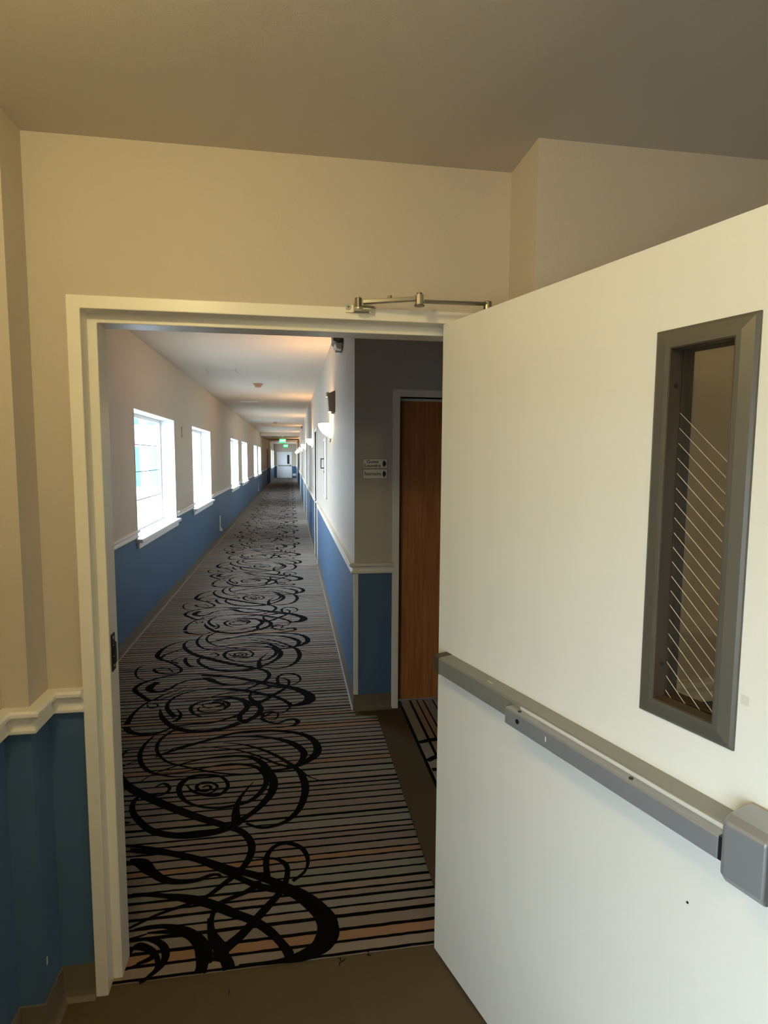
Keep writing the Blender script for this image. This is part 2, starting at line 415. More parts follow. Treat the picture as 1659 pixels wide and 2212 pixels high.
  ([(-0.688,2.443),(-0.608,2.422),(-0.52,2.4),(-0.429,2.36),(-0.339,2.312),(-0.25,2.259),(-0.166,2.219),(-0.093,2.173),(-0.028,2.126),(0.035,2.073),(0.079,2.011),(0.111,1.941),(0.107,1.88),(0.081,1.837),(0.033,1.811),(-0.022,1.8),(-0.09,1.797),(-0.184,1.801)], (0.026,0.034,0.036,0.034,0.036,0.04,0.05,0.075,0.075,0.05,0.02,0.01)),
  ([(-0.67,2.372),(-0.61,2.358),(-0.565,2.295),(-0.51,2.244),(-0.453,2.222),(-0.379,2.22),(-0.334,2.239),(-0.302,2.239),(-0.287,2.221)], (0.03,0.04,0.034,0.024,0.016,0.01)),
  ([(-0.209,1.645),(-0.159,1.58),(-0.095,1.553),(-0.04,1.595),(0.012,1.591),(0.024,1.539),(-0.016,1.506),(-0.101,1.488)], (0.03,0.02,0.018,0.02,0.034,0.018,0.006)),
  ([(-0.189,1.648),(-0.194,1.705),(-0.14,1.726),(-0.098,1.681),(-0.116,1.613),(-0.16,1.616)], (0.03,0.024,0.014,0.014,0.008)),
  ([(-0.968,1.956),(-0.935,1.9),(-0.896,1.905),(-0.896,1.945),(-0.933,1.961)], (0.008,0.018,0.014,0.006)),
  ([(-0.55,1.9),(-0.528,1.936),(-0.48,1.906),(-0.469,1.877),(-0.513,1.856)], (0.01,0.02,0.026,0.012)),
  ([(-0.538,1.96),(-0.491,1.953),(-0.448,1.924),(-0.428,1.881),(-0.435,1.839),(-0.466,1.803)], (0.008,0.022,0.028,0.024,0.014)),
]

# ================================================================== STRUCTURE
mb = MB(); mb.box(-1.75, XRM + .3, YB - .3, YE + .5, -0.12, 0.0, 'taupe')
struct(mb.build('floor'), 'plain taupe carpet floor border around the patterned carpets and at the doorway', 'floor')

mb = MB(); mb.box(-1.1, XRM + .3, YB - .3, Y1, ZC, ZC + .5, 'ceil')
struct(mb.build('ceiling'), 'shadowed tan ceiling on the near side of the doorway', 'ceiling')
mb = MB(); mb.box(-1.6, XRM + .3, Y1, 28.0, ZH, ZH + .2, 'ceil')
mb.box(-1.6, XRM + .3, 28.0, YE + .3, ZF, ZF + .34, 'ceil')
struct(mb.build('ceiling_hallway'), 'long white hallway ceiling with warm lamp light on it', 'ceiling')

# door wall
OX0, OX1, OZ = -0.572, 0.525, 2.064
mb = MB()
wall_y(mb, Y0, Y1, -1.6, XJ, ZC, [(OX0 - .01, OX1 + .01, 0, OZ + .01)])
mb.box(-1.6, XJ, Y0 + .0, Y1, ZC, ZH, 'wall')
mb.box(XJ, XRM, YJ, Y1, 0, ZR, 'blue'); mb.box(XJ, XRM, YJ, Y1, ZR, ZH, 'wall')
struct(mb.build('wall_front'), 'tan wall around the open doorway with a shallow step on its right', 'wall')

# left wall of the vestibule (with an unseen window behind the camera)
mb = MB()
mb.box(-1.0, XW1, YW1, Y0, 0, ZR, 'blue'); mb.box(-1.0, XW1, YW1, Y0, ZR, ZC, 'wall')
VW = (-2.0, 0.0, 0.30, 1.75)
wall_x(mb, -1.0, XW2, YB, YW1, ZC, [VW])
struct(mb.build('wall_left'), 'stepped side wall left of the doorway, tan above and dark blue below', 'wall')
mb = MB(); wall_x(mb, XRM, XRM + .2, YB, 5.0, ZH)
struct(mb.build('wall_right'), 'far right wall closing the side hall behind the open door', 'wall')
mb = MB(); wall_y(mb, YB - .2, YB, -1.0, XRM + .2, ZC)
struct(mb.build('wall_back'), 'tan and blue wall behind the viewer', 'wall')

# hallway left wall
mb = MB()
holes = [(a, b, WZ0, WZ1) for a, b in WIN]
wall_x(mb, XL - .2, XL, Y1, 37.3, ZH, holes + [(34.9, 36.4, 0, 2.06)])
wall_x(mb, XL - .2, XN, 37.3, YE, ZF, [(a, b, WZ0, WZ1) for a, b in FARWIN])
struct(mb.build('wall_left_hallway'), 'long hallway wall with the row of bright windows over blue wainscot', 'wall')

# hallway right wall + return face
DR = [(8.98, 9.88), (14.5, 15.4), (18.0, 18.9), (25.1, 26.0)]
FX0, FX1 = 0.684, 1.62
mb = MB()
wall_x(mb, XR, XR + .12, YP + .2, YE, ZH, [(a, b, 0, 2.06) for a, b in DR])
wall_y(mb, YP, YP + .2, XR, XRM, ZH, [(FX0, FX1, 0, 2.04)])
struct(mb.build('wall_right_hallway'), 'long hallway wall with sconces, its near corner turning right beside the wooden door', 'wall')
# end wall
mb = MB(); wall_y(mb, YE, YE + .2, XL - .2, XR + .2, ZF)
struct(mb.build('wall_end'), 'small far end wall holding the white exit door', 'wall')

# ---- chair rails
RAILP = [(0, .983), (.030, .983), (.036, .977), (.036, .968), (.026, .960), (.016, .955), (.013, .944), (.016, .934),
         (.024, .926), (.024, .919), (.018, .914), (0, .914)]
def rail(name, path, side, label):
    o = MB().sweep(path, RAILP, 'rail', side).build(name, bevel=0)
    return struct(o, label, 'chair rail')
rail('trim_1', [(-.605, Y0), (XW1, Y0), (XW1, YW1), (XW2, YW1), (XW2, YB)], 1,
     'cream chair rail stepping around the corners left of the doorway')
rail('trim_2', [(XJ, Y0), (XJ, YJ), (XRM, YJ)], -1, 'cream chair rail behind the open door, seen through its glass')
gaps = [Y1] + [v for a, b in WIN for v in (a - .03, b + .05)] + [34.8]
mbr = MB()
for a, b in zip(gaps[0::2], gaps[1::2]):
    mbr.sweep([(XL, a), (XL, b)], RAILP, 'rail', -1)
gg = [37.3] + [v for a, b in FARWIN for v in (a - .03, b + .05)] + [YE]
for a, b in zip(gg[0::2], gg[1::2]): mbr.sweep([(XN, a), (XN, b)], RAILP, 'rail', -1)
struct(mbr.build('trim_3'), 'cream chair rail running between the hallway windows', 'chair rail')
mbr = MB()
g2 = [None] + [v for a, b in DR for v in (a - .05, b + .05)] + [YE]
mbr.sweep([(FX0 - .04, YP), (XR, YP), (XR, g2[1])], RAILP, 'rail', 1)
for a, b in zip(g2[2::2], g2[3::2]): mbr.sweep([(XR, a), (XR, b)], RAILP, 'rail', 1)
struct(mbr.build('trim_4'), 'cream chair rail along the sconce wall, wrapping its near corner', 'chair rail')
mbr = MB()
mbr.sweep([(XN, YE), (-1.10, YE)], RAILP, 'rail', -1); mbr.sweep([(.07, YE), (XR, YE)], RAILP, 'rail', -1)
struct(mbr.build('trim_5'), 'short chair rail pieces on the far end wall', 'chair rail')
# corner guard below the rail
mb = MB(); mb.box(XR - .003, XR + .024, YP - .004, YP, .10, .914, 'rail'); mb.box(XR - .004, XR, YP, YP + .026, .10, .914, 'rail')
struct(mb.build('trim_6', bevel=.001), 'narrow cream corner guard below the chair rail at the near hallway corner', 'corner guard')

# ---- cove bases
BASEP = [(0, .108), (.005, .108), (.006, .03), (.010, .012), (.022, .001), (0, .001)]
def base(name, paths, label, side):
    m_ = MB()
    for p in paths: m_.sweep(p, BASEP, 'base', side)
    return struct(m_.build(name), label, 'baseboard')
base('baseboard_left', [[(-.607, Y0), (XW1, Y0), (XW1, YW1), (XW2, YW1), (XW2, YB)]],
     'brown vinyl base stepping around the wall left of the doorway', 1)
base('baseboard_front', [[(XJ, Y0), (XJ, YJ), (XRM, YJ)]], 'brown vinyl base behind the open door', -1)
base('baseboard_left_hallway', [[(XL, Y1), (XL, 34.8)], [(XN, 37.3), (XN, YE)]],
     'taupe vinyl base under the hallway windows', -1)
base('baseboard_right_hallway', [[(FX0 - .04, YP), (XR, YP), (XR, DR[0][0] - .05)]],
     'taupe vinyl base around the near corner of the sconce wall', 1)
m_ = MB()
for a, b in zip(g2[2::2], g2[3::2]): m_.sweep([(XR, a), (XR, b)], BASEP, 'base', 1)
struct(m_.build('baseboard_right_far'), 'taupe vinyl base farther down the sconce wall', 'baseboard')

# ---- main door frame (hollow metal, double rabbet)
def door_frame(x0, x1, zt, ya, yb, name, label, face=.036, rab=.047, stop=.026, m='trim', proud=.010):
    """x0..x1 clear opening between reveals, ya room side"""
    prof = [(-face, ya - proud), (0, ya - proud), (.0, ya + rab), (stop, ya + rab), (stop, yb - .01 ), (0, yb - .01), (0, yb + .008), (-face, yb + .008)]
    mb = MB()
    # inverted U made of mitred rings
    def ring(px, pz, sx, sz):
        return [(px + sx * a, y, pz + sz * a) for a, y in prof]
    rings = [[(x0 + a, y, 0.0) for a, y in prof],
             [(x0 + a, y, zt - a) for a, y in prof],
             [(x1 - a, y, zt - a) for a, y in prof],
             [(x1 - a, y, 0.0) for a, y in prof]]
    mb.loft(rings, m)
    return struct(mb.build(name, bevel=.0025), label, 'door frame')
door_frame(OX0, OX1, OZ, Y0, Y1 - .01, 'trim_7', 'cream painted metal frame of the open doorway')
# strike plate on the latch-side stop
st = thing('strike_plate', 'small dark metal strike plate on the left jamb of the open doorway', 'strike plate', (-.546, 1.845, 1.06))
mb = MB(); mb.box(0, .003, -.018, .018, -.058, .058, 'black'); mb.build('plate', st, bevel=.002)
mb = MB(); mb.box(.002, .009, -.006, .012, -.035, .03, 'black'); mb.build('roller', st, bevel=.002)
for z in (-.042, -.012, .022, .046):
    MB().cyl((.003, -.002, z), (.0055, -.002, z), .0045, 'brass', 10).build('screw', st)

# ---- wooden door of the side hall
door_frame(FX0, FX1, 2.04, YP, YP + .19, 'trim_8', 'cream frame around the brown wooden door', face=.045, rab=.10, stop=.016)
d = thing('door_2', 'plain reddish brown wooden door behind the edge of the open white door', 'door', (FX0 + .004, YP + .11, 0), kind='structure')
MB().box(0, FX1 - FX0 - .008, 0, .045, .008, 2.036, 'wood').build('leaf', d, bevel=.002)
lv = MB(); lv.cyl((.86, 0, 1.02), (.86, -.05, 1.02), .012, 'alu'); lv.cyl((.86, 0, 1.02), (.86, -.012, 1.02), .03, 'alu', 20)
lv.tube([(.86, -.05, 1.02), (.82, -.055, 1.02), (.75, -.05, 1.02)], .009, 'alu'); lv.build('lever_handle', d, smooth=True)

# ---- right hand hallway doors
ordn = ['nearest', 'second', 'third', 'farthest']
for i, (a, b) in enumerate(DR):
    fr = MB()
    prof = [(-.05, XR - .012), (0, XR - .012), (0, XR + .02), (.02, XR + .02), (.02, XR + .11), (-.05, XR + .11)]
    rings = [[(x, a + q, 0) for q, x in prof], [(x, a + q, 2.06 - q) for q, x in prof],
             [(x, b - q, 2.06 - q) for q, x in prof], [(x, b - q, 0) for q, x in prof]]
    fr.loft(rings, 'rail')
    struct(fr.build('trim_%d' % (9 + i), bevel=.002), 'cream frame of the %s white door on the sconce wall' % ordn[i], 'door frame')
    d = thing('door_%d' % (3 + i), '%s of the four flush white doors along the sconce wall' % ordn[i].capitalize(), 'door', (XR + .022, a + .004, 0), kind='structure')
    MB().box(0, .04, 0, b - a - .008, .008, 2.055, 'door').build('leaf', d, bevel=.002)
    lv = MB(); lv.cyl((0, .07, 1.0), (-.008, .07, 1.0), .028, 'alu', 18); lv.cyl((0, .07, 1.0), (-.045, .07, 1.0), .01, 'alu')
    lv.tube([(-.045, .07, 1.0), (-.048, .12, 1.0), (-.045, .18, 1.0)], .008, 'alu'); lv.build('lever_handle', d, smooth=True)
# dark door on the left, far along
fr = MB()
prof = [(-.06, XL + .012), (0, XL + .012), (0, XL - .03), (-.06, XL - .03)]
a, b = 34.9, 36.4
fr.loft([[(x, a + q, 0) for q, x in prof], [(x, a + q, 2.06 - q) for q, x in prof], [(x, b - q, 2.06 - q) for q, x in prof], [(x, b - q, 0) for q, x in prof]], 'darkwood')
struct(fr.build('trim_13'), 'dark frame of the distant side door past the last near window', 'door frame')
d = thing('door_7', 'dark brown side door on the window wall near the far end', 'door', (XL - .03, a, 0), kind='structure')
MB().box(-.04, 0, 0, b - a, .005, 2.06, 'darkwood').build('leaf', d, bevel=.003)
MB().cyl((0, .08, 1.0), (.05, .08, 1.0), .03, 'alu').build('door_knob', d, smooth=True)

# ---- far exit door
door_frame(-1.045, .005, 1.97, YE - .001, YE + .02, 'trim_14', 'white frame of the exit door at the hallway end', face=.055, rab=.012, stop=.002, m='white', proud=.03)
d = thing('door_8', 'small white exit door with dark slit window at the far hallway end', 'door', (-1.045, YE - .012, 0), kind='structure')
mb = MB(); W = 1.048
mb.box(0, .745, 0, .045 - .035, .01, 1.965, 'white'); mb.box(.90, W, 0, .01, .01, 1.965, 'white')
mb.box(.745, .90, 0, .01, .01, 1.09, 'white'); mb.box(.745, .90, 0, .01, 1.78, 1.965, 'white')
mb.build('leaf', d)
MB().box(.745, .90, .004, .008, 1.09, 1.78, 'black').build('glass', d)
mb = MB(); mb.box(.735, .755, -.012, 0, 1.08, 1.79, 'darkwood'); mb.box(.89, .91, -.012, 0, 1.08, 1.79, 'darkwood')
mb.box(.755, .89, -.012, 0, 1.77, 1.79, 'darkwood'); mb.box(.755, .89, -.012, 0, 1.08, 1.10, 'darkwood'); mb.build('vision_frame', d)
mb = MB(); mb.box(.04, 1.0, -.06, 0, .93, 1.0, 'alu2'); mb.build('exit_bar', d, bevel=.008)
mb = MB(); mb.box(.93, 1.03, -.08, 0, .90, 1.03, 'alu2'); mb.build('latch_case', d, bevel=.01)

# ---- windows
def window(i, a, b, xf, label, near):
    """opening a..b in the wall whose hall face is x=xf; sash set back .155"""
    w = thing('window_%d' % i, label, 'window', (xf, a, WZ0), kind='structure')
    L = b - a; Hh = WZ1 - WZ0; xg = -.155
    # painted reveal liner
    mb = MB(); t = .006
    mb.box(-.2, .004, 0, t, 0, Hh, 'white'); mb.box(-.2, .004, L - t, L, 0, Hh, 'white')
    mb.box(-.2, .004, 0, L, Hh - t, Hh, 'white')
    mb.build('reveal', w)
    # sill with nosing
    mb = MB(); mb.box(-.2, .055, -.035, L + .045, -.028, .006, 'white'); mb.box(0, .022, -.02, L + .03, -.085, -.028, 'white')
    mb.build('sill', w, bevel=.006)
    f = MB(); r = .035
    f.box(xg - .03, xg, t, L - t, .006, .006 + r, 'white'); f.box(xg - .03, xg, t, L - t, Hh - t - r, Hh - t, 'white')
    f.box(xg - .03, xg, t, t + r, .006 + r, Hh - t - r, 'white'); f.box(xg - .03, xg, L - t - r, L - t, .006 + r, Hh - t - r, 'white')
    f.build('sash_frame', w, bevel=.004)
    g = MB(); g.box(xg - .017, xg - .013, t + r, L - t - r, .006 + r, Hh - t - r, 'glass')
    g.build('glass_pane', w)
    for z in (1.773, 1.494, 1.203):
        k = MB(); k.box(xg - .010, xg - .001, t + r + .0, L - t - r - .03, z - WZ0 - .0045, z - WZ0 + .0045, 'muntin')  # horizontal bars coloured as shaded, the upright ones stay white
        k.build('muntin', w)
    for y in ((.34, .69) if near else (.5,)):
        k = MB(); k.box(xg - .024, xg - .017, L * y - .006, L * y + .006, .006 + r, Hh - t - r, 'white'); k.build('muntin', w)
    portal((xf - .19, (a + b) / 2, (WZ0 + WZ1) / 2), L, Hh, math.radians(-90))
    return w
wlab = ['large nearest window on the hallway left wall, pale building faintly outside',
        'second window along the hallway left wall', 'third window along the hallway left wall, first of the second pair',
        'fourth window along the hallway left wall', 'fifth window along the hallway left wall, first of the third pair',
        'sixth window along the hallway left wall, last before the dark stretch']
for i, (a, b) in enumerate(WIN): window(i + 1, a, b, XL, wlab[i], i == 0)
for i, (a, b) in enumerate(FARWIN):
    window(i + 7, a, b, XN, ['bright slit window beyond the dark stretch, nearer of two', 'bright slit window next to the end wall'][i], False)
# unseen vestibule window, placed and sized for cool light on the open door
w = thing('window_9', 'unseen window in the vestibule left wall, added for cool light on the door', 'window', (XW2, VW[0], VW[2]), kind='structure')
mb = MB(); L = VW[1] - VW[0]; Hh = VW[3] - VW[2]
mb.box(-.14, -.1, 0, .05, 0, Hh, 'white'); mb.box(-.14, -.1, L - .05, L, 0, Hh, 'white'); mb.box(-.14, -.1, L / 2 - .02, L / 2 + .02, .05, Hh - .05, 'white')
mb.box(-.14, -.1, .05, L - .05, 0, .05, 'white'); mb.box(-.14, -.1, .05, L - .05, Hh - .05, Hh, 'white'); mb.build('sash_frame', w)
MB().box(-.122, -.118, .05, L - .05, .05, Hh - .05, 'glass').build('glass_pane', w)
MB().box(-.228, .04, -.03, L + .03, -.03, 0, 'white').build('sill', w, bevel=.005)
portal((XW2 - .2, (VW[0] + VW[1]) / 2, (VW[2] + VW[3]) / 2), L, Hh, math.radians(-90))

# ---- outside
mb = MB(); mb.box(-60, -1.76, -30, 90, -.5, -.4, 'ground')
struct(mb.build('ground'), 'pale paving outside the windows', 'ground')
bl = thing('building', 'pale building with bluish panes outside the nearest window', 'building', (-7.6, 27, -.4))
mb = MB(); mb.box(-4.5, 2.6, 0, 8, 0, 8.5, 'facade'); mb.box(-4.7, 2.8, -.15, 8.1, 8.5, 8.8, 'facade'); mb.build('walls', bl)
for zi in range(3):
    for xi in range(6):
        x = -4.1 + xi * 1.1; z = .7 + zi * 2.7
        mb = MB(); mb.box(x, x + .75, -.04, .02, z, z + 1.75, 'fglass'); mb.build('window', bl)

# ---- carpets
def stroke_mesh(mb, pts, w, z, ymin, ymax, m='yblack', tr=None):
    n = len(pts)
    P = [Vector((p[0], p[1])) for p in pts]
    def cr(p0, p1, p2, p3, t):
        return .5 * ((2 * p1) + (-p0 + p2) * t + (2 * p0 - 5 * p1 + 4 * p2 - p3) * t * t + (-p0 + 3 * p1 - 3 * p2 + p3) * t ** 3)
    S = []
    for i in range(n - 1):
        p0, p1, p2, p3 = P[max(i - 1, 0)], P[i], P[i + 1], P[min(i + 2, n - 1)]
        k = 5
        for j in range(k): S.append(cr(p0, p1, p2, p3, j / k))
    S.append(P[-1])
    L = []
    N = len(S)
    for i, p in enumerate(S):
        d = S[min(i + 1, N - 1)] - S[max(i - 1, 0)]
        if d.length < 1e-6: d = Vector((1, 0))
        d.normalize(); nn = Vector((-d.y, d.x))
        t = i / (N - 1) * (len(w) - 1); a = int(t); fr = t - a
        ww = w[a] * (1 - fr) + w[min(a + 1, len(w) - 1)] * fr
        L.append((p + nn * ww * .5, p - nn * ww * .5))
    for (a, b), (c, d) in zip(L[:-1], L[1:]):
        q = [a, b, d, c]
        if min(v.y for v in q) < ymin or max(v.y for v in q) > ymax: continue
        q = [(v.x, v.y, z) if tr is None else tr(v.x, v.y, z) for v in q]
        mb.face(q, m)

CX1 = 0.53
YC0 = 1.792
mb = MB()
rnd = random.Random(21)
y = YC0; black = True
stripes = []
while y < YE:
    if black: w_ = rnd.choice([.010, .011, .012, .014, .017])
    else: w_ = rnd.choice([.026, .03, .034, .038, .045])
    stripes.append((y, min(y + w_, YE), None if black else rnd.choices(range(6), weights=[30, 22, 16, 14, 8, 12])[0]))
    y += w_; black = not black
for a, b, c in stripes:
    x1 = CX1 if a < YP - .12 else XR - .001
    zz = .004
    m = 'yblack' if c is None else YARNS[c]
    if c is None and a < 7.0:
        K = 70; xs = [XL + .001 + (x1 - XL) * i / K for i in range(K + 1)]
        for i in range(K):
            pass
        top = [(x, b + rnd.uniform(-.0012, .0012), zz + .0002) for x in xs]
        bot = [(x, a + rnd.uniform(-.0012, .0012), zz + .0002) for x in xs]
        for i in range(K): mb.face([bot[i], bot[i + 1], top[i + 1], top[i]], m)
    else:
        mb.box((XL if a < 37.3 else XN) + .001, x1, a, b, .0003, zz, m)
for a, b, c in stripes:      # ground under the wavy black stripes
    if c is None and a < 7.0:
        x1 = CX1 if a < YP - .12 else XR - .001
        mb.box(XL + .001, x1, a - .0005, b + .0005, .0003, .0035, YARNS[0])
k = 0
for rep in range(0, 23):
    for q, w in STROKES:
        k += 1
        stroke_mesh(mb, [(x, y + rep * 1.99) for x, y in q], w, .0045 + (k % 43) * .00003, YC0 - .014, YE - .05)
o = mb.build('patterned_carpet')
tag(o, 'long striped hallway carpet covered with black scrolling swirls', 'carpet')

# side hall carpet, stripes run the other way
mb = MB()
x = 0.705; black = True
rnd = random.Random(5)
while x < 2.9:
    w_ = rnd.choice([.010, .013, .017]) if black else rnd.choice([.034, .045, .055, .065])
    mb.box(x, min(x + w_, 2.95), 2.0, 3.76, .0003, .004 + (.0002 if black else 0), 'yblack' if black else YARNS[rnd.choices(range(6), weights=[26, 22, 20, 10, 14, 8])[0]])
    x += w_; black = not black
for rep in range(-1, 2):
    for q, w in STROKES:
        k += 1
        # pattern turned a quarter: runs along X, kept nearer than Y=3.32
        tr = lambda px, py, z: (py - 1.93, px + 3.147, z)
        pts = [(px, py + rep * 1.99) for px, py in q]
        stroke_mesh(mb, pts, w, .0045 + (k % 43) * .00003, 2.637, 4.8, tr=tr)
tag(mb.build('patterned_carpet.001'), 'dark side hall carpet with lengthwise stripes in front of the wooden door', 'carpet')

# ================================================================== OPEN DOOR
THETA = math.atan2(-.953, .302)
D = thing('door_1', 'large open white metal door with exit bar and narrow wired glass', 'door', (.462, 1.768, 0), THETA, kind='structure')
LW, LZ0, LZ1, LT = 1.07, .010, 2.063, .045
VS0, VS1, VZ0, VZ1 = .800, .927, 1.19, 1.866
mb = MB()
o4 = [(0, LZ0), (LW, LZ0), (LW, LZ1), (0, LZ1)]; i4 = [(VS0, VZ0), (VS1, VZ0), (VS1, VZ1), (VS0, VZ1)]
for yy in (0, LT):
    for k_ in range(4):
        a, b = o4[k_], o4[(k_ + 1) % 4]; c, d_ = i4[(k_ + 1) % 4], i4[k_]
        mb.face([(a[0], yy, a[1]), (b[0], yy, b[1]), (c[0], yy, c[1]), (d_[0], yy, d_[1])], 'door')
for k_ in range(4):
    a, b = o4[k_], o4[(k_ + 1) % 4]; mb.face([(a[0], 0, a[1]), (b[0], 0, b[1]), (b[0], LT, b[1]), (a[0], LT, a[1])], 'door')
    a, b = i4[k_], i4[(k_ + 1) % 4]; mb.face([(a[0], 0, a[1]), (b[0], 0, b[1]), (b[0], LT, b[1]), (a[0], LT, a[1])], 'bronze_in')
# small marks on the paint
mb.box(.964, .978, -.0006, 0, 1.245, 1.262, 'plate')
mb.cyl((.89, 0, .827), (.89, -.0015, .827), .0025, 'black', 8)
mb.build('leaf', D, bevel=.0015)
# vision lite frame
def lite_frame(sgn, y0):
    mb = MB()
    # profile outward->inward: (inset from outer edge, proud)
    prof = [(0, -.002), (0, .004), (.006, .008), (.026, .012), (.035, .012), (.035, -.002)]
    X0, X1, Z0_, Z1_ = .765, .959, 1.158, 1.899
    rings = []
    for cx, cz, sx, sz in ((X0, Z0_, 1, 1), (X1, Z0_, -1, 1), (X1, Z1_, -1, -1), (X0, Z1_, 1, -1)):
        rings.append([(cx + sx * a, y0 + sgn * -p, cz + sz * a) for a, p in prof])
    rings.append(rings[0])
    mb.loft(rings, 'bronze' if sgn == 1 else 'bronze_in', cap=False)
    rings = []
    for cx, cz, sx, sz in ((X0, Z0_, 1, 1), (X1, Z0_, -1, 1), (X1, Z1_, -1, -1), (X0, Z1_, 1, -1)):
        rings.append([(cx + sx * a, y0 + sgn * -p, cz + sz * a) for a, p in ((.0353, .0115), (.0372, .0115), (.0372, -.0195), (.0353, -.0195))])
    rings.append(rings[0]); mb.loft(rings, 'bronze_in', cap=False)
    return mb
lf = lite_frame(1, 0).build('vision_frame', D, bevel=.001)
MB().cyl((.84, .0335, 1.8585), (.84, .0335, 1.8655), .004, 'screw', 8)
lite_frame(-1, LT).build('vision_frame', D)
mb = MB()
for p in ((.806, 1.795), (.806, 1.26)):
    mb.cyl((.800, .0085, p[1]), (.8045, .0085, p[1]), .0045, 'screw', 10)
mb.cyl((.862, .0085, 1.866), (.862, .0085, 1.861), .0045, 'screw', 10)
mb.cyl((.862, .0085, 1.190), (.862, .0085, 1.195), .0045, 'brass', 10)
for v in mb.mats: pass
mb.build('frame_screws', D)
gl = MB().box(VS0 + .001, VS1 - .001, .025, .031, VZ0 + .001, VZ1 - .001, 'wglass').build('wired_glass', D)
mb = MB()
z = VZ0 - .10; dz = .0285
while z < VZ1 - .215:
    # line rises toward the hinge side
    xa, xb, za, zb = VS0 + .002, VS1 - .002, z + .115, z
    if za > VZ0 + .004:
        t0, t1 = 0.0, 1.0
        if zb < VZ0 + .003: t1 = (za - VZ0 - .003) / (za - zb)
        A_ = Vector((xa, .0235, za)); B_ = Vector((xb, .0235, zb))
        mb.cyl(A_, A_ + (B_ - A_) * t1, .00055, 'wire', 6)
    z += dz
mb.build('wires', gl)

# ---- exit device (touch bar)
eb = MB()
zt, zb = 1.053, .996
prof = [(0, zt), (-.044, zt - .002), (-.048, zt - .006), (-.048, zb + .006), (-.044, zb + .002), (0, zb)]
eb.loft([[(x_, y_, z_) for y_, z_ in prof] for x_ in (.052, .99)], 'alu2')
bar = eb.build('exit_bar', D, bevel=.001)
mb = MB(); mb.loft([[(.046, y_ * 1.03, z_) for y_, z_ in prof], [(.056, y_ * 1.04, z_ + (.001 if z_ > 1.02 else -.001)) for y_, z_ in prof],
                    [(.078, y_ * 1.04, z_ + (.001 if z_ > 1.02 else -.001)) for y_, z_ in prof]], 'bronze_in')
ec = mb.build('end_cap', bar, bevel=.001); ec['label'] = 'dark bronze end cap'
pad = MB()
pp = [(-.046, 1.041), (-.070, 1.041), (-.073, 1.038), (-.073, 1.001), (-.070, .998), (-.046, .998)]
pad.loft([[(x_, y_, z_) for y_, z_ in pp] for x_ in (.43, .985)], 'alu')
pd_ = pad.build('touch_pad', bar, bevel=.0012)
mb = MB(); mb.box(.985, .992, -.070, -.046, .999, 1.040, 'black'); mb.build('pad_end', bar)
mb = MB(); mb.box(.46, .985, -.0500, -.0465, 1.0412, 1.0480, 'edge'); mb.build('highlight_strip', bar)  # bright strip drawn as the highlight line on the pad top
mb = MB(); mb.cyl((.478, -.0725, 1.022), (.478, -.0745, 1.022), .006, 'screw', 12)
mb.cyl((.47, -.060, 1.0405), (.47, -.060, 1.0425), .0045, 'screw', 12); mb.cyl((.80, -.060, 1.0405), (.80, -.060, 1.0425), .0045, 'screw', 12)
mb.box(.575, .5775, -.0737, -.0729, 1.016, 1.028, 'chip'); mb.box(.30, .32, -.03, -.028, 1.0525, 1.0535, 'chip')
mb.build('bar_screws', bar)
# latch case: tall box with softly tapered nose
mb = MB()
def case_ring(x_, d0, zt_, zb_):
    return [(x_, -.004, zt_), (x_, -d0 * .80, zt_ - .002), (x_, -d0, zt_ - .012), (x_, -d0, zb_ + .02), (x_, -d0 * .86, zb_ + .004), (x_, -.004, zb_)]
mb.loft([case_ring(.992, .074, 1.083, .968), case_ring(.998, .080, 1.087, .965), case_ring(1.065, .080, 1.087, .965)], 'alu')
mb.build('latch_case', bar, bevel=.004, seg=3)
mb = MB(); mb.box(.990, 1.065, -.006, 0, .970, 1.080, 'alu2'); mb.build('back_plate', bar, bevel=.001)
# butt hinges on the hidden pivot edge
for z in (.25, 1.05, 1.85):
    MB().cyl((-.002, LT + .004, z - .055), (-.002, LT + .004, z + .055), .0075, 'steel', 12).build('hinge', D, smooth=False)

# ---- door closer
C = thing('door_closer', 'steel folding arm of the door closer above the doorway', 'door closer', (0, 0, 0))
hinge = Vector((.462, 1.768, 0)); dd = Vector((.302, -.953, 0)); nn = Vector((.953, .302, 0))
def L2W(s, n, z): return hinge + dd * s + nn * n + Vector((0, 0, z))
mb = MB()
pts = [L2W(.055, LT, 1.975), L2W(.29, LT, 1.975), L2W(.29, LT + .058, 1.975), L2W(.055, LT + .058, 1.975)]
mb.loft([[tuple(p) for p in pts], [tuple(p + Vector((0, 0, .07))) for p in pts]], 'alu2')
sp = L2W(.113, LT + .035, 2.04)
mb.cyl(sp, sp + Vector((0, 0, .075)), .012, 'steel'); mb.build('body', C, bevel=.003)
EL = Vector((.368, 1.684, 2.112)); SH = Vector((.200, 1.722, 2.100))
def flat_arm(mb, a, b, hw, ht, m):
    d_ = (b - a).normalized(); s_ = Vector((-d_.y, d_.x, 0)).normalized() * hw; u_ = Vector((0, 0, ht))
    mb.loft([[a + s_ + u_, a - s_ + u_, a - s_ - u_, a + s_ - u_], [b + s_ + u_, b - s_ + u_, b - s_ - u_, b + s_ - u_]], m)
mb = MB(); spt = Vector((sp.x, sp.y, 2.112))
flat_arm(mb, EL + Vector((.01, 0, -.006)), spt + Vector((0, 0, -.004)), .011, .003, 'steel'); mb.build('main_arm', C, bevel=.001)
mb = MB(); flat_arm(mb, EL + Vector((-.01, 0, 0)), SH + Vector((.01, 0, .006)), .009, .005, 'steel')
mb.cyl((.285, 1.702, 2.112), (.285, 1.702, 2.123), .006, 'steel', 12); mb.build('forearm', C, bevel=.001)
